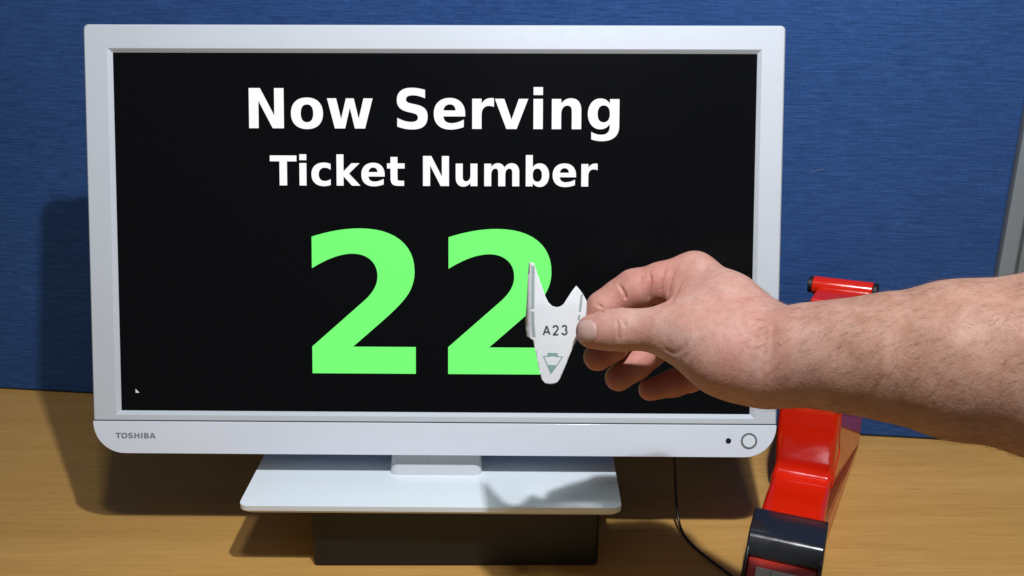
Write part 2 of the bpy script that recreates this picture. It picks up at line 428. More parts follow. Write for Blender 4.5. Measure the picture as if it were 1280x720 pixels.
def glyph_loops(path):
    loops, cur = [], []
    tk = path.split()
    i = 0
    while i < len(tk):
        if tk[i] == 'M':
            if cur:
                loops.append(cur)
            cur = [(float(tk[i + 1]), float(tk[i + 2]))]
            i += 3
        elif tk[i] == 'L':
            cur.append((float(tk[i + 1]), float(tk[i + 2])))
            i += 3
        else:
            x1, y1, x2, y2 = map(float, tk[i + 1:i + 5])
            x0, y0 = cur[-1]
            for k in range(1, 7):
                t = k / 6
                cur.append(((1 - t) ** 2 * x0 + 2 * t * (1 - t) * x1 + t * t * x2,
                            (1 - t) ** 2 * y0 + 2 * t * (1 - t) * y1 + t * t * y2))
            i += 5
    if cur:
        loops.append(cur)
    out = []
    for lp in loops:
        if math.dist(lp[0], lp[-1]) < 0.05:
            lp = lp[:-1]
        out.append(lp)
    return out


def flat_text(name, text, x0, x1, z, em, m, parent, y=-0.0003, thick=0.0002, only=None):
    """filled lettering in the local x-z plane, left edge x0 to right edge x1, baseline z"""
    loops, pen = [], 0
    for ch in text:
        adv, path = G[ch]
        for lp in glyph_loops(path) if path else []:
            loops.append([(px + pen, py) for px, py in lp])
        pen += adv
    mn = min(p[0] for lp in loops for p in lp)
    mx = max(p[0] for lp in loops for p in lp)
    sx = (x1 - x0) / (mx - mn)
    return fill_loops(name, [[(x0 + (p[0] - mn) * sx, z + p[1] * em / 100) for p in lp] for lp in loops], m, parent, y, thick)


def fill_loops(name, loops, m, parent, y, thick):
    cu = bpy.data.curves.new(name, 'CURVE')
    cu.dimensions = '2D'
    cu.fill_mode = 'BOTH'
    cu.extrude = thick / 2
    for lp in loops:
        sp = cu.splines.new('POLY')
        sp.points.add(len(lp) - 1)
        for k, p in enumerate(lp):
            sp.points[k].co = (p[0], p[1], 0, 1)
        sp.use_cyclic_u = True
    tmp = bpy.data.objects.new('tmp', cu)
    C.objects.link(tmp)
    dg = bpy.context.evaluated_depsgraph_get()
    me = bpy.data.meshes.new_from_object(tmp.evaluated_get(dg))
    bpy.data.objects.remove(tmp)
    me.transform(Matrix.Translation((0, y, 0)) @ Matrix.Rotation(math.pi / 2, 4, 'X'))
    return link_mesh(name, me, m, parent)


# ------------------------------------------------------------------ setting: desk and blue partition
bm = box_bm(-1.6, 1.6, -0.25, 0.60, -0.028, 0.0)
bm.free()
desk = from_bm('desk', box_bm(-1.5, 1.5, 0.25, 1.35, -0.028, 0.0), M_desk)
bevel(desk, 0.002, 2)
tag(desk, 'light oak laminate desk top under the television', kind='structure')

WALL = Matrix.Translation((-0.604, 1.0225, 0)) @ Matrix.Rotation(math.atan2(-0.1185, 0.995), 4, 'Z')
# local x along the wall, y into the wall
XT = (0.478 + 0.604) / math.cos(math.atan2(0.1185, 0.995))
wall = empty('wall', WALL)
tag(wall, 'blue fabric office partition with grey trim behind the desk', kind='structure')
pn_ = from_bm('fabric_panel', box_bm(-0.9, XT, 0.0, 0.035, 0.0005, 1.3), M_fab, wall)
bevel(pn_, 0.004, 3)
tr = from_bm('trim_strip', box_bm(XT + 0.001, XT + 0.016, -0.004, 0.03, 0.0005, 1.3), M_trim, wall)
bevel(tr, 0.002, 2)
g_ = from_bm('joint_gap', box_bm(XT + 0.0165, XT + 0.019, 0.002, 0.03, 0.0005, 1.3), Mat('dark_joint', (0.09, 0.11, 0.11), 0.8).m, wall)
p2 = from_bm('grey_panel', box_bm(XT + 0.0195, XT + 0.5, -0.002, 0.03, 0.0005, 1.3), M_panel, wall)
bevel(p2, 0.002, 2)

lint = tube('lint_thread', [tuple(WALL @ Vector(q)) for q in ((0.9024, -0.0006, 0.2830), (0.906, -0.0010, 0.2862), (0.910, -0.0008, 0.2866), (0.9142, -0.0010, 0.2872))], 0.00018, Mat('pale_thread', (0.22, 0.30, 0.40), 0.8).m)
tag(lint, 'short pale lint thread stuck to the blue partition fabric', 'lint')

# ------------------------------------------------------------------ television
TVM = Matrix.Translation((-0.06395, 0.75083, 0.26783)) @ Matrix.Rotation(rad(-0.653), 4, 'Z') @ \
    Matrix.Rotation(rad(-15.31), 4, 'X') @ Matrix.Rotation(rad(0.072), 4, 'Y')
tv = empty('television', TVM)
tag(tv, 'white flat television showing Now Serving Ticket Number 22 on black screen', 'television')

SW, SH = 0.2615, 0.1471
XL, XR, ZT, ZS, ZB = -0.2845, 0.2835, 0.1696, -0.1549, -0.1828
# upper bezel: ring with a chamfered inner lip
bm = bmesh.new()
prof = [((XL, XR, ZS, ZT), 0.012), ((XL, XR, ZS, ZT), 0.0018), ((XL + 0.0014, XR - 0.0014, ZS + 0.0003, ZT - 0.0014), 0.0),
        ((-SW - 0.0032, SW + 0.0032, -SH - 0.0032, SH + 0.0032), 0.0),
        ((-SW - 0.0026, SW + 0.0026, -SH - 0.0026, SH + 0.0026), 0.0006), ((-SW, SW, -SH, SH), 0.0030), ((-SW, SW, -SH, SH), 0.012)]
rings = []
for (x0, x1, z0, z1), y in prof:
    outer = x0 < -0.27
    r = 0.004 if outer else 0.0006
    rings.append([bm.verts.new((p[0], y, p[1])) for p in round_rect(x0, x1, z0, z1, (0.0004 if outer else r, 0.0004 if outer else r, r, r), 4)])
for a, b in zip(rings, rings[1:] + rings[:1]):
    n = len(a)
    for i in range(n):
        bm.faces.new((a[i], b[i], b[(i + 1) % n], a[(i + 1) % n]))
bez = from_bm('bezel', bm, M_bezel, tv)
bevel(bez, 0.0004, 2, 25)

bot = round_rect(XL + 0.0002, XR - 0.0002, ZB, ZS - 0.0009, (0.026, 0.026, 0.0004, 0.0004), 12)
st = from_bm('lower_strip', prism(bot, -0.0002, 0.022), M_strip, tv)
bevel(st, 0.0016, 4, 50)
seam = from_bm('seam', box_bm(XL + 0.002, XR - 0.002, 0.0016, 0.018, ZS - 0.0012, ZS + 0.0002), M_seam, tv)
back = from_bm('back_shell', prism(round_rect(XL + 0.012, XR - 0.012, ZB + 0.012, ZT - 0.055, (0.02,) * 4), 0.0125, 0.040), M_back, tv)
bevel(back, 0.008, 3)

screen = from_bm('screen', box_bm(-SW + 0.0001, SW - 0.0001, 0.0028, 0.007, -SH + 0.0001, SH - 0.0001), M_screen, tv)
TY = 0.0026
flat_text('screen_text', 'Now Serving', -0.1510, 0.1507, 0.0866, 0.0444, M_txt, screen, TY)
flat_text('screen_text', 'Ticket Number', -0.1345, 0.1335, 0.0402, 0.0334, M_txt, screen, TY)
flat_text('screen_number', '22', -0.1012, 0.0973, -0.1149, 0.1620, M_green, screen, TY)
cx, cz = -0.2492, -0.1322
fill_loops('mouse_cursor', [[(cx, cz), (cx, cz + 0.0031), (cx + 0.0031, cz)]], M_cursor, screen, TY, 0.0002)
flat_text('brand_lettering', 'TOSHIBA', -0.2656, -0.2322, -0.1700, 0.0062, M_logo, st, -0.00035, 0.0002)


def disc(name, x, z, r0, r1, m, parent, y0, y1, seg=40):
    bm = bmesh.new()
    rs = []
    for (r, y) in ((r0, y1), (r0, y0), (r1, y0), (r1, y1)):
        if r <= 0:
            rs.append([bm.verts.new((x, y, z))])
        else:
            rs.append([bm.verts.new((x + r * math.cos(2 * math.pi * k / seg), y, z + r * math.sin(2 * math.pi * k / seg))) for k in range(seg)])
    pairs = list(zip(rs, rs[1:]))
    for a, b in pairs:
        for i in range(seg):
            j = (i + 1) % seg
            if len(a) == 1 and len(b) == 1:
                continue
            if len(a) == 1:
                bm.faces.new((a[0], b[i], b[j]))
            elif len(b) == 1:
                bm.faces.new((a[i], b[0], a[j]))
            else:
                bm.faces.new((a[i], b[i], b[j], a[j]))
    return from_bm(name, bm, m, parent)


disc('button_ring', 0.2608, -0.1689, 0.0052, 0.0068, M_ring, st, -0.0005, 0.0005)
disc('power_button', 0.2608, -0.1689, 0.0, 0.0051, M_base, st, -0.0006, 0.0005)
disc('remote_sensor', 0.2438, -0.1689, 0.0, 0.0023, M_dark, st, -0.00045, 0.0005)

# stand: level, carried by the same set
TVI = TVM.inverted()
SB = Matrix.Translation((-0.0656, 0.658, 0)) @ Matrix.Rotation(rad(-0.75), 4, 'Z')


def stand_part(name, bm, m, bev, seg=4, ang=35):
    o = from_bm(name, bm, m)
    o.parent = tv
    o.matrix_parent_inverse = Matrix()
    o.matrix_local = TVI @ SB
    bevel(o, bev, seg, ang)
    return o


ZBT = 0.070
bm = bmesh.new()
fp = round_rect(-0.153, 0.153, 0.0, 0.19, (0.007, 0.007, 0.012, 0.012), 6)
fp2 = [(x * 0.982, 0.004 + y * 0.96) for x, y in fp]
lo = [bm.verts.new((x, y, ZBT - 0.0085)) for x, y in fp2]
md = [bm.verts.new((x, y, ZBT - 0.0045)) for x, y in fp]
hi = [bm.verts.new((x, y, ZBT)) for x, y in fp]
n = len(fp)
bm.faces.new(lo)
bm.faces.new(hi)
for a, b in ((lo, md), (md, hi)):
    for i in range(n):
        bm.faces.new((a[i], a[(i + 1) % n], b[(i + 1) % n], b[i]))
stand_part('stand_base', bm, M_base, 0.0010, 3, 40)
nk = bmesh.new()
lo_ = [nk.verts.new((x, y, ZBT - 0.0005)) for x, y in round_rect(-0.0385, 0.0395, 0.049, 0.085, (0.006,) * 4, 4)]
hi_ = [nk.verts.new((x, y + 0.003, ZBT + 0.0215)) for x, y in round_rect(-0.0365, 0.0375, 0.052, 0.085, (0.006,) * 4, 4)]
n = len(lo_)
nk.faces.new(lo_)
nk.faces.new(hi_)
for i in range(n):
    nk.faces.new((lo_[i], lo_[(i + 1) % n], hi_[(i + 1) % n], hi_[i]))
stand_part('stand_neck', nk, M_neck, 0.0006, 2)

# plain dark block that lifts the stand above the desk
riser = from_bm('riser_block', box_bm(-0.166, 0.072, 0.678, 0.820, 0.0004, ZBT - 0.0087), M_blackm)
bevel(riser, 0.003, 3)
tag(riser, 'plain matt black block lifting the white television stand off the desk', 'block')

# ------------------------------------------------------------------ black cable
cb = tube('power_cable', [(0.140, 0.775, 0.150), (0.143, 0.765, 0.10), (0.146, 0.752, 0.05), (0.147, 0.740, 0.015), (0.149, 0.725, 0.0035), (0.155, 0.705, 0.0024),
                          (0.168, 0.682, 0.0023), (0.180, 0.664, 0.0023), (0.190, 0.645, 0.0023), (0.197, 0.60, 0.0023), (0.20, 0.52, 0.0023), (0.23, 0.40, 0.0023)],
          0.0012, M_cable)
tag(cb, 'thin black cable hanging behind the television and running forward over the desk', 'cable')

# ------------------------------------------------------------------ red ticket dispenser
F2 = Vector((-0.375, -0.927)).normalized()
DM = Matrix.Translation((0.321, 0.905, 0.0006)) @ Matrix(((-F2.y, F2.x, 0, 0), (F2.x, F2.y, 0, 0), (0, 0, 1, 0), (0, 0, 0, 1)))
# local x: across (towards the right), local y: forward, z up (mirrored frame fixed below)
DM = Matrix.Translation((0.321, 0.905, 0.0006)) @ Matrix(((-F2.y, -F2.x, 0, 0), (F2.x, -F2.y, 0, 0), (0, 0, 1, 0), (0, 0, 0, 1)))
# now local -y points forward (towards the viewer)
dis = empty('ticket_dispenser', DM)
tag(dis, 'glossy red take-a-number ticket dispenser with black nose right of the television', 'ticket dispenser')


def dprism(name, prof, x0, x1, m, parent, bev, seg=3, ang=35):
    pts = [(-s, z) for s, z in prof]
    o = from_bm(name, prism(pts, x0, x1, 'yz'), m, parent)
    bevel(o, bev, seg, ang)
    return o


def arc(cs, cz, r, a0, a1, n):
    return [(cs + r * math.cos(rad(a0 + (a1 - a0) * k / n)), cz + r * math.sin(rad(a0 + (a1 - a0) * k / n))) for k in range(n + 1)]


HW = 0.0262
drum = arc(0.076, 0.100, 0.077, 118, -6, 26) + [(0.1526, 0.080), (0.1515, 0.067), (0.1490, 0.055), (0.1465, 0.047), (0.1455, 0.0415)]
lip = [(0.1460, 0.0375), (0.1480, 0.0345), (0.152, 0.0325), (0.158, 0.0318), (0.172, 0.0325), (0.19, 0.0350), (0.21, 0.0370), (0.236, 0.037)]
body = [(0.0, 0.0), (0.0, 0.135), (0.008, 0.155), (0.022, 0.165)] + drum + lip + [(0.236, 0.0)]
housing = dprism('housing', body, -HW, HW, M_red, dis, 0.0050, 5, 50)
# parting line of the two half shells along the right flank
flank = dprism('side_cover', [(0.010, 0.006), (0.010, 0.130)] + arc(0.076, 0.100, 0.068, 112, -40, 24) + [(0.15, 0.023), (0.225, 0.030), (0.225, 0.006)], HW - 0.0004, HW + 0.0008, M_red, dis, 0.0005, 2)
# hinge bar with dark ends
bm = bmesh.new()
for (yy) in (0,):
    bmesh.ops.create_cone(bm, cap_ends=True, segments=28, radius1=0.0088, radius2=0.0088, depth=0.055,
                          matrix=Matrix.Translation((-0.003, -0.034, 0.180)) @ Matrix.Rotation(math.pi / 2, 4, 'Y'))
hb = from_bm('hinge_bar', bm, M_red, dis, False)
bevel(hb, 0.001, 2, 50)
for sx in (-1, 1):
    bm = bmesh.new()
    bmesh.ops.create_cone(bm, cap_ends=True, segments=28, radius1=0.0080, radius2=0.0080, depth=0.004,
                          matrix=Matrix.Translation((-0.003 + sx * 0.0295, -0.034, 0.180)) @ Matrix.Rotation(math.pi / 2, 4, 'Y'))
    e_ = from_bm('end_cap', bm, M_blackm, hb)
    bevel(e_, 0.0006, 2, 50)
dprism('hinge_web', [(0.020, 0.150), (0.022, 0.180), (0.045, 0.1815), (0.075, 0.1795), (0.075, 0.150)], -0.024, 0.024, M_red, dis, 0.002)
# the body skews to the right towards its back, where it meets the partition
for o_ in [c for c in dis.children if c.name.split('.')[0] in ('housing', 'side_cover', 'hinge_bar', 'hinge_web')]:
    for q_ in [o_] + list(o_.children):
        for v_ in q_.data.vertices:
            v_.co.x += 0.13 * max(0.0, 0.150 + v_.co.y)
# black nose: hood over the ticket outlet
hood = [(0.228, 0.0), (0.227, 0.036), (0.232, 0.0425), (0.240, 0.0445), (0.264, 0.041), (0.270, 0.037), (0.277, 0.0245), (0.274, 0.0225), (0.264, 0.0225), (0.264, 0.0)]
nose = dprism('nose_hood', hood, -0.030, 0.030, M_black, dis, 0.0035, 4, 30)
for sx in (-1, 1):
    x0 = sx * 0.0285
    dprism('nose_cheek', [(0.255, 0.0), (0.262, 0.030), (0.273, 0.031), (0.300, 0.012), (0.312, 0.0)], x0 - 0.0015, x0 + 0.0015, M_black, dis, 0.001)
dprism('outlet_frame', [(0.261, 0.0), (0.261, 0.0220), (0.2775, 0.0220), (0.306, 0.0045), (0.308, 0.0)], -0.0268, 0.0268, M_redflat, dis, 0.001)
tk2 = from_bm('paper_ticket', prism([(-0.2835, 0.0190), (-0.2838, 0.0194), (-0.3065, 0.0054), (-0.3062, 0.0050)], -0.0195, 0.0195, 'yz'), M_paper)
tk2.matrix_world = DM @ Matrix.Translation((0, -0.0006, 0.0008))
tag(tk2, 'white paper ticket lying in the outlet of the red dispenser', 'ticket', None)
tube('perforation', [(-0.008, -0.2845, 0.0191), (-0.0085, -0.290, 0.0157), (-0.003, -0.295, 0.0126), (0.004, -0.295, 0.0126)], 0.0003, M_teal, tk2)


# ------------------------------------------------------------------ hand and forearm (signed distance field, grown as one skin)
HS = 1.065      # the arm's distance and size were blocked out slightly small


def PX(x, y, Z):
    """point of the camera frame in metres: x right, y up, -z ahead"""
    return np.array([(x - 640) / FPX * Z, -(y - 360) / FPX * Z, -Z])


VX = 0.0008
LO = np.array([0.028, -0.115, -0.700])
HI = np.array([0.330, 0.030, -0.395])
DIM = np.ceil((HI - LO) / VX).astype(int)
AX = [LO[i] + VX * np.arange(DIM[i]) for i in range(3)]


def cone_d(P, a, b, ra, rb):
    ab = b - a
    t = ((P[0] - a[0]) * ab[0] + (P[1] - a[1]) * ab[1] + (P[2] - a[2]) * ab[2]) / float(ab @ ab)
    t = np.clip(t, 0, 1)
    dx = P[0] - a[0] - ab[0] * t
    dy = P[1] - a[1] - ab[1] * t
    dz = P[2] - a[2] - ab[2] * t
    return np.sqrt(dx * dx + dy * dy + dz * dz) - (ra + (rb - ra) * t)


def smin(a, b, k):
    h = np.clip(0.5 + 0.5 * (b - a) / k, 0, 1)
    return b + (a - b) * h - k * h * (1 - h)


def add(grid, a, b, ra, rb, k):
    m = max(ra, rb) + k + 0.006
    lo = np.minimum(a, b) - m
    hi = np.maximum(a, b) + m
    i0 = np.clip(np.floor((lo - LO) / VX).astype(int), 0, DIM)
    i1 = np.clip(np.ceil((hi - LO) / VX).astype(int), 0, DIM)
    if np.any(i1 <= i0):
        return
    sl = tuple(slice(i0[i], i1[i]) for i in range(3))
    P = np.meshgrid(*[AX[i][sl[i]] for i in range(3)], indexing='ij', sparse=True)
    d = cone_d(P, a, b, ra, rb).astype(np.float32)
    grid[sl] = smin(grid[sl], d, k)


def chain(grid, pts, k):
    for p, q in zip(pts, pts[1:]):
        add(grid, PX(*p[:3]), PX(*q[:3]), p[3], q[3], k)


BIG = np.float32(0.05)
palm = np.full(DIM, BIG, np.float32)
# forearm
chain(palm, [(965, 444, 0.521, 0.0262), (1010, 444, 0.508, 0.0266), (1060, 445, 0.497, 0.0288), (1120, 446, 0.485, 0.0326), (1200, 450, 0.472, 0.0392), (1330, 457, 0.455, 0.0460), (1460, 462, 0.44, 0.048)], 0.006)
chain(palm, [(985, 438, 0.532, 0.020), (1100, 436, 0.512, 0.026), (1330, 440, 0.485, 0.037)], 0.008)
# hand back: metacarpals
MC = dict(k=0.012)
chain(palm, [(958, 423, 0.532, 0.0190), (910, 380, 0.545, 0.0172), (868, 344, 0.563, 0.0120)], 0.009)
chain(palm, [(960, 432, 0.540, 0.0195), (874, 356, 0.574, 0.0125)], 0.012)
chain(palm, [(962, 442, 0.543, 0.0195), (884, 378, 0.583, 0.0120)], 0.012)
chain(palm, [(964, 452, 0.545, 0.0190), (898, 410, 0.590, 0.0115)], 0.012)
# thenar and thumb root
chain(palm, [(950, 456, 0.520, 0.0215), (903, 440, 0.528, 0.0212), (862, 420, 0.538, 0.0165)], 0.012)
chain(palm, [(922, 419, 0.535, 0.0190), (868, 392, 0.552, 0.0150)], 0.014)
chain(palm, [(930, 450, 0.540, 0.022), (880, 420, 0.567, 0.014)], 0.014)

fingers = {
 'thumb': [(868, 418, 0.536, 0.0165), (826, 413, 0.542, 0.0125), (803, 412, 0.546, 0.0113), (777, 412, 0.549, 0.0118), (758, 413, 0.551, 0.0108), (741, 414.5, 0.553, 0.0100)],
 'index': [(868, 344, 0.563, 0.0122), (828, 352, 0.567, 0.0113), (793, 362, 0.571, 0.0118), (774, 372, 0.573, 0.0104), (755, 386, 0.573, 0.0104), (745, 404, 0.5745, 0.0090), (744, 416, 0.5755, 0.0082)],
 'middle': [(876, 358, 0.5795, 0.0122), (842, 368, 0.5855, 0.0112), (803, 382, 0.5895, 0.0116), (780, 408, 0.5885, 0.0102), (765, 430, 0.5860, 0.0102), (747, 446, 0.5825, 0.0088)],
 'ring': [(886, 378, 0.5880, 0.0118), (862, 395, 0.5965, 0.0106), (832, 417, 0.6025, 0.0110), (812, 440, 0.5995, 0.0096), (795, 455, 0.5955, 0.0094), (773, 472, 0.5905, 0.0085)],
 'little': [(899, 410, 0.5955, 0.0112), (893, 436, 0.6025, 0.0098), (880, 462, 0.6075, 0.0098), (862, 472, 0.6050, 0.0086), (842, 479, 0.6015, 0.0082), (812, 487, 0.5965, 0.0071)],
}
total = palm.copy()
for nm, ch in fingers.items():
    g = np.full(DIM, BIG, np.float32)
    chain(g, ch, 0.004)
    np.minimum(total, smin(palm, g, np.float32(0.009 if nm != 'thumb' else 0.012)), out=total)
    if nm == 'thumb':
        thumb_g = None
    del g


def surface_nets(g):
    s = g < 0
    nx, ny, nz = g.shape
    cnt = np.zeros((nx - 1, ny - 1, nz - 1), np.uint8)
    for dx in (0, 1):
        for dy in (0, 1):
            for dz in (0, 1):
                cnt += s[dx:nx - 1 + dx, dy:ny - 1 + dy, dz:nz - 1 + dz]
    act = (cnt > 0) & (cnt < 8)
    idx = np.full(act.shape, -1, np.int64)
    cells = np.argwhere(act)
    idx[act] = np.arange(len(cells))
    acc = np.zeros((len(cells), 3))
    num = np.zeros(len(cells))
    cor = [(a, b, c) for a in (0, 1) for b in (0, 1) for c in (0, 1)]
    for a in cor:
        for ax in range(3):
            if a[ax] == 0:
                b = list(a)
                b[ax] = 1
                ga = g[cells[:, 0] + a[0], cells[:, 1] + a[1], cells[:, 2] + a[2]]
                gb = g[cells[:, 0] + b[0], cells[:, 1] + b[1], cells[:, 2] + b[2]]
                m = (ga < 0) != (gb < 0)
                t = np.where(m, ga / np.where(m, ga - gb, 1), 0)
                p = np.array(a, float)[None].repeat(len(cells), 0)
                p[:, ax] += t
                acc[m] += p[m]
                num[m] += 1
    V = cells + acc / num[:, None]
    quads = []
    for ax in range(3):
        o1, o2 = [(1, 2), (2, 0), (0, 1)][ax]
        a = [slice(1, -1)] * 3
        b = [slice(1, -1)] * 3
        a[ax] = slice(0, g.shape[ax] - 1)
        b[ax] = slice(1, g.shape[ax])
        sa, sb = s[tuple(a)], s[tuple(b)]
        for flip, mask in ((False, sa & ~sb), (True, ~sa & sb)):
            e = np.argwhere(mask)
            e = e + np.array([0 if i == ax else 1 for i in range(3)])
            if not len(e):
                continue

            def c(d1, d2):
                q = e.copy()
                q[:, o1] -= d1
                q[:, o2] -= d2
                return idx[q[:, 0], q[:, 1], q[:, 2]]
            q = np.stack([c(1, 1), c(0, 1), c(0, 0), c(1, 0)], 1)
            if flip:
                q = q[:, ::-1]
            quads.append(q)
    return V, np.concatenate(quads)


V, Q = surface_nets(total)
V = LO + V * VX
# light Laplacian smoothing
E_ = np.concatenate([Q[:, [0, 1]], Q[:, [1, 2]], Q[:, [2, 3]], Q[:, [3, 0]]])


def lap(V, it, f):
    for _ in range(it):
        acc = np.zeros_like(V)
        n = np.zeros(len(V))
        for a, b in ((0, 1), (1, 0)):
            for ax in range(3):
                acc[:, ax] += np.bincount(E_[:, a], V[E_[:, b], ax], len(V))
            n += np.bincount(E_[:, a], minlength=len(V))
        V = V + f * (acc / n[:, None] - V)
    return V


V = lap(V, 5, 0.6)


def vnormals(V):
    a, b, c, d = (V[Q[:, i]] for i in range(4))
    fn = np.cross(c - a, d - b)
    N = np.zeros_like(V)
    for i in range(4):
        for ax in range(3):
            N[:, ax] += np.bincount(Q[:, i], fn[:, ax], len(V))
    return N / (np.linalg.norm(N, axis=1)[:, None] + 1e-12)


N = vnormals(V)


def seg_dist(V, a, b):
    ab = b - a
    t = np.clip((V - a) @ ab / (ab @ ab), 0, 1)
    return np.linalg.norm(V - a - t[:, None] * ab, axis=1), t


disp = np.zeros(len(V))
flush = np.zeros(len(V))


def front(x, y, Z0):
    """front skin point of the camera frame near a pixel (visible side)"""
    d = PX(x, y, 1.0)
    d = d / np.linalg.norm(d)
    t = V @ d
    r = np.linalg.norm(V - t[:, None] * d, axis=1)
    c = np.where(r < 0.0016)[0]
    c = c[t[c] > 0]
    if len(c) == 0:
        return PX(x, y, Z0)
    return V[c[np.argmin(np.abs(t[c] - t[c].min()))]]


def crease(pts, depth, width):
    dense = []
    for p, q in zip(pts, pts[1:]):
        dense += [(p[0] + (q[0] - p[0]) * k / 6, p[1] + (q[1] - p[1]) * k / 6) for k in range(6)]
    P = [front(x, y, 0.56) for x, y in dense + [pts[-1]]]
    for _ in range(3):
        P = [P[0]] + [(a + 2 * b + c) / 4 for a, b, c in zip(P, P[1:], P[2:])] + [P[-1]]
    best = np.full(len(V), 1.0)
    for a, b in zip(P, P[1:]):
        d, _ = seg_dist(V, a, b)
        best = np.minimum(best, d)
    ends = np.minimum(np.linalg.norm(V - P[0], axis=1), np.linalg.norm(V - P[-1], axis=1))
    L = sum(np.linalg.norm(a - b) for a, b in zip(P, P[1:]))
    depth = depth * np.clip(ends / (0.16 * L), 0.2, 1.0)
    global disp, flush
    disp = disp - depth * np.exp(-(best / width) ** 2)
    flush = np.maximum(flush, np.clip(depth.max() / 0.0016 - 0.25, 0.0, 0.75) * np.exp(-(best / 0.0011) ** 2))
    disp = disp + depth * 0.05 * np.exp(-((best - 2.4 * width) / (1.2 * width)) ** 2)


CR = [
 ([(770, 396), (769, 410), (772, 428)], 0.0007, 0.0008),
 ([(777, 394), (779, 404)], 0.0006, 0.0007),
 ([(781, 393), (779, 412), (780, 430)], 0.0005, 0.0007),
 ([(771, 351), (777, 366), (783, 382)], 0.0013, 0.0008),
 ([(743, 378), (749, 383), (755, 387)], 0.0012, 0.0008),
 ([(810, 338), (811, 358), (812, 379)], 0.0012, 0.0008),
 ([(800, 342), (802, 352), (803, 362)], 0.0005, 0.0007),
 ([(830, 333), (824, 350), (824, 370)], 0.0008, 0.0009),
 ([(842, 335), (835, 352), (832, 370)], 0.0008, 0.0010),
 ([(853, 345), (843, 362), (838, 376)], 0.0006, 0.0012),
 ([(826, 437), (838, 444), (848, 441), (858, 428)], 0.0005, 0.0016),
 ([(850, 452), (862, 440), (872, 426)], 0.0004, 0.0018),
 ([(955, 470), (962, 430), (964, 395)], 0.0005, 0.0022),
 ([(946, 480), (952, 440), (955, 400)], 0.0004, 0.0018),
]
for pts, dp, wd_ in CR:
    crease(pts, dp, wd_)
# gentle muscle and tendon relief on hand back and forearm
xx = V[:, 0]
disp += 0.00022 * np.sin(V[:, 0] * 95 + 2.2 * np.sin(V[:, 1] * 60) + V[:, 2] * 40) * np.clip((xx - 0.10) / 0.05, 0, 1)
disp += 0.00018 * np.sin(V[:, 0] * 210 + V[:, 1] * 170 + 1.3) * np.clip((xx - 0.09) / 0.05, 0, 1)
V = V + N * disp[:, None]
N = vnormals(V)


def glow(x, y, Z, r, amt):
    global flush
    d = np.linalg.norm(V - PX(x, y, Z), axis=1)
    flush = np.maximum(flush, amt * np.exp(-(d / r) ** 2))


for nm, ch in fingers.items():
    tip, dip, pip, mcp = ch[-1], ch[-2], ch[2], ch[0]
    glow(*tip[:3], 0.016, 0.8 if nm != 'thumb' else 0.4)
    if nm != 'thumb':
        glow(*dip[:3], 0.018, 0.8)
        glow(*pip[:3], 0.020, 0.55)
        glow(*ch[3][:3], 0.020, 0.6)
        glow(*ch[1][:3], 0.020, 0.65)
glow(838, 355, 0.56, 0.016, 0.35)
cam_x = V[:, 0] / -V[:, 2]
tanv = np.clip((cam_x - 0.26) / 0.10, 0, 1)

CM = np.array(CAMM)
R3, T3 = CM[:3, :3], CM[:3, 3]
# the object sits at the wrist, its vertices in metres around that point
ORI = R3 @ (HS * PX(970, 447, 0.52)) + T3


def to_world(A):
    return HS * A @ R3.T + T3 - ORI


me = bpy.data.meshes.new('person')
Vw = to_world(V)
me.from_pydata(Vw.tolist(), [], Q.tolist())
me.update()
for an, arr in (('flush', flush), ('tan', tanv)):
    at = me.attributes.new(an, 'FLOAT', 'POINT')
    at.data.foreach_set('value', arr.astype(np.float32))
person = link_mesh('person', me, M_skin, None, True)
person.location = ORI
tag(person, 'bare arm reaching in from the right, pinching a paper ticket between thumb and forefinger', 'person')

# thumbnail: thin curved plate on the thumb tip, built over the skin it grows from
NU, NV = 14, 14
grid_pts = []
for i in range(NU + 1):
    for j in range(NV + 1):
        u = -1 + 2 * i / NU
        w = -1 + 2 * j / NV
        # square to disc
        du = u * math.sqrt(max(0, 1 - 0.42 * w * w))
        dw = w * math.sqrt(max(0, 1 - 0.42 * u * u))
        grid_pts.append((734.0 + 12.0 * du, 414.0 + 14.0 * dw, u, w))


def skin_hit(x, y):
    d = PX(x, y, 1.0)
    d = d / np.linalg.norm(d)
    t = V @ d
    r2 = ((V - t[:, None] * d) ** 2).sum(1)
    c = np.where((r2 < 0.0018 ** 2) & (t > 0) & (t < 0.60))[0]
    if len(c) == 0:
        return None
    c = c[t[c] < t[c].min() + 0.004]
    wgt = 1 / (r2[c] + 1e-8)
    return d * float((t[c] * wgt).sum() / wgt.sum())


nv = []
for (x, y, u, w) in grid_pts:
    h = skin_hit(x, y)
    if h is None:
        h = PX(x, y, 0.5455)
    e = max(abs(u), abs(w))
    lift = 0.00045 * (1 - e ** 6) - 0.0003 * e ** 6
    dn = h / np.linalg.norm(h)
    nv.append(h - dn * lift)
nv = np.array(nv).reshape(NU + 1, NV + 1, 3)
for _ in range(4):
    nv[1:-1, 1:-1] = (nv[1:-1, 1:-1] * 2 + nv[:-2, 1:-1] + nv[2:, 1:-1] + nv[1:-1, :-2] + nv[1:-1, 2:]) / 6
me = bpy.data.meshes.new('thumbnail')
fq = []
for i in range(NU):
    for j in range(NV):
        a = i * (NV + 1) + j
        fq.append((a, a + NV + 1, a + NV + 2, a + 1))
me.from_pydata(to_world(nv.reshape(-1, 3)).tolist(), [], fq)
nail = link_mesh('thumbnail', me, M_nail, person, True)
sd = nail.modifiers.new('thick', 'SOLIDIFY')
sd.thickness = 0.0004
sd.offset = -1

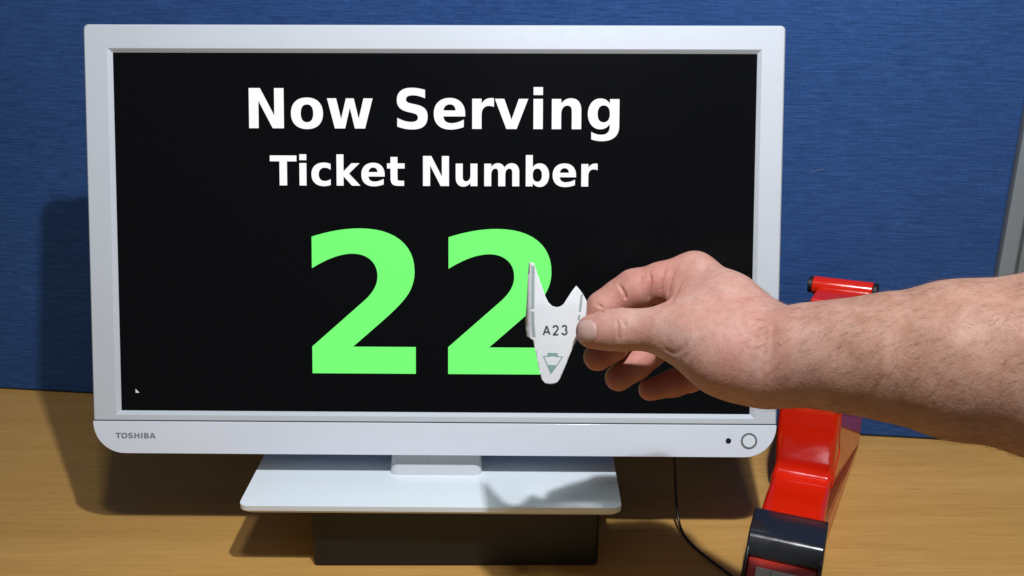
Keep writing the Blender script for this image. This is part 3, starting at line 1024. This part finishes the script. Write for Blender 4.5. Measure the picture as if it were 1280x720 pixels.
# fine body hair on forearm and hand back
cand = np.where((cam_x > 0.235))[0]
ww = np.clip((cam_x[cand] - 0.235) / 0.06, 0.05, 1)
pick = np.random.choice(cand, 3600, p=ww / ww.sum(), replace=True)
hv, hf = [], []
arm_dir = PX(1300, 452, 0.46) - PX(985, 447, 0.51)
arm_dir = arm_dir / np.linalg.norm(arm_dir)
for vi in pick:
    p, nrm = V[vi], N[vi]
    t = -arm_dir * 0.9 + np.array([0, -0.35, 0]) + np.random.normal(0, 0.35, 3)
    t = t - nrm * float(t @ nrm)
    t = t / (np.linalg.norm(t) + 1e-9)
    L = random.uniform(0.004, 0.010)
    sd_ = np.cross(nrm, t)
    r0 = random.uniform(0.00003, 0.00006)
    prev = None
    segs = 4
    for k in range(segs + 1):
        f = k / segs
        c = p + t * (L * f) + nrm * (0.0002 + L * (0.34 * f - 0.22 * f * f))
        r = r0 * (1 - 0.85 * f)
        base = len(hv)
        hv += [c + sd_ * r, c - sd_ * r * 0.5 + nrm * r * 0.87, c - sd_ * r * 0.5 - nrm * r * 0.87]
        if prev is not None:
            for q in range(3):
                hf.append((prev + q, prev + (q + 1) % 3, base + (q + 1) % 3, base + q))
        prev = base
me = bpy.data.meshes.new('arm_hair')
me.from_pydata(to_world(np.array(hv)).tolist(), [], hf)
link_mesh('arm_hair', me, M_hair, person, True)

# ------------------------------------------------------------------ held paper ticket "A23"
ZT0 = 0.5640 * HS
TKM = CAMM @ Matrix.Translation(Vector(PX(694, 412, ZT0)))
tk = empty('paper_ticket', TKM)
tag(tk, 'white paper ticket printed A23, held upright between thumb and forefinger', 'ticket')
SC = ZT0 / FPX


def tloc(x, y, off=0.0):
    """ticket sheet: metres from its centre; the sheet is gently curled, its left strip folded back"""
    u, w = (x - 694) * SC, -(y - 412) * SC
    z = -0.0009 * math.sin((y - 330) / 60.0) + 6.0 * u * u
    z = -z
    z -= max(0.0, -(y - 380)) * SC * 0.10
    z -= max(0.0, 663.2 - x) * SC * 1.6
    return (u, w, z + off)


outl = [(661.5, 327.5), (667.5, 328.5), (672, 342), (677, 357), (682, 371), (685.5, 378), (690, 382.3), (695.5, 384), (701, 382.8), (704.5, 380),
        (709, 373), (715, 364), (720.5, 357), (725, 362), (729.5, 368.5), (734, 377), (733.6, 388), (732.5, 396), (728, 412), (722.5, 424), (717, 432), (712, 444), (706, 459), (700, 473), (696.5, 477.5),
        (691, 480), (686, 480), (681, 478.5), (677, 474), (673, 457), (669, 438), (666.5, 425.5), (663, 423), (658.5, 420.5), (657.2, 410), (657, 398), (658, 385), (659, 368), (660, 345)]


def sheet(name, pts, m, parent, off, thick, nx=26):
    """triangulate an outline with an inner lattice so that it can follow the curl"""
    bm = bmesh.new()
    vs = [bm.verts.new((p[0], p[1], 0)) for p in pts]
    bm.faces.new(vs)
    bmesh.ops.triangulate(bm, faces=bm.faces[:])
    xs = [p[0] for p in pts]
    ys = [p[1] for p in pts]
    st_ = 3.0
    for a0, a1, nrm in ((min(xs), max(xs), (1, 0, 0)), (min(ys), max(ys), (0, 1, 0))):
        q = a0 + st_
        while q < a1:
            co = (q, 0, 0) if nrm[0] else (0, q, 0)
            bmesh.ops.bisect_plane(bm, geom=bm.verts[:] + bm.edges[:] + bm.faces[:], plane_co=co, plane_no=nrm)
            q += st_
    for v_ in bm.verts:
        v_.co = tloc(v_.co.x, v_.co.y, off)
    for f in bm.faces:
        f.normal_update()
        if f.normal.z < 0:
            f.normal_flip()
    me = bpy.data.meshes.new(name)
    bm.to_mesh(me)
    bm.free()
    o = link_mesh(name, me, m, parent, True)
    if thick:
        s_ = o.modifiers.new('thick', 'SOLIDIFY')
        s_.thickness = thick
        s_.offset = -1
    return o


sh = sheet('sheet', outl, M_paper, tk, 0.0, 0.00014)


def stroke(name, lines, wpx, m, parent):
    """printed strokes: ribbons of constant width following the sheet"""
    bm = bmesh.new()
    for ln in lines:
        L, Rr = [], []
        for i, p in enumerate(ln):
            a = ln[max(0, i - 1)]
            b = ln[min(len(ln) - 1, i + 1)]
            d = Vector((b[0] - a[0], b[1] - a[1])).normalized()
            nx_, ny_ = -d.y * wpx / 2, d.x * wpx / 2
            L.append(bm.verts.new(tloc(p[0] + nx_, p[1] + ny_, 0.0002)))
            Rr.append(bm.verts.new(tloc(p[0] - nx_, p[1] - ny_, 0.0002)))
        for i in range(len(ln) - 1):
            bm.faces.new((L[i], L[i + 1], Rr[i + 1], Rr[i]))
    for f in bm.faces:
        f.normal_update()
        if f.normal.z < 0:
            f.normal_flip()
    me = bpy.data.meshes.new(name)
    bm.to_mesh(me)
    bm.free()
    return link_mesh(name, me, m, parent)


def ar(cx, cy, rx, ry, a0, a1, n=10):
    return [(cx + rx * math.cos(rad(a0 + (a1 - a0) * k / n)), cy + ry * math.sin(rad(a0 + (a1 - a0) * k / n))) for k in range(n + 1)]


A_ = [[(679.2, 418.6), (683.2, 407.2)], [(683.2, 407.2), (687.2, 418.0)], [(680.6, 415.0), (686.0, 414.8)]]
two = [ar(694.4, 410.2, 3.0, 3.1, 190, 385, 12) + [(695.6, 413.6), (691.6, 418.2)], [(691.0, 418.3), (697.8, 418.0)]]
three = [ar(705.4, 409.5, 2.7, 2.5, 195, 430, 12), ar(705.4, 415.0, 3.1, 3.0, -75, 165, 12)]
stroke('number_print', A_ + two + three, 2.05, M_ink, sh)
# printed emblem: outlined triangle, solid tab above and solid tip
stroke('emblem_print', [[(679.0, 445.2), (703.4, 446.0)], [(679.2, 445.0), (688.6, 466.5)], [(703.2, 446.0), (688.8, 466.5)]], 1.1, M_teal, sh)
stroke('emblem_print', [[(684.4, 442.9), (697.2, 443.3)]], 4.0, M_teal, sh)
bm = bmesh.new()
bm.faces.new([bm.verts.new(tloc(x, y, 0.00014)) for x, y in ((683.4, 456.0), (688.8, 467.0), (696.8, 456.4))][::-1])
from_bm('emblem_print', bm, M_teal, sh)
stroke('edge_stripe', [[(666.4, 332), (666.4, 345), (666.2, 365), (665.9, 385.5)], [(665.9, 389.5), (666.1, 405), (667.4, 421)]], 4.0, M_stripe, sh)
stroke('edge_stripe', [[(727.6, 368), (726.4, 378), (725.0, 389.5)], [(724.4, 394), (723.2, 400)]], 3.0, M_stripe, sh)
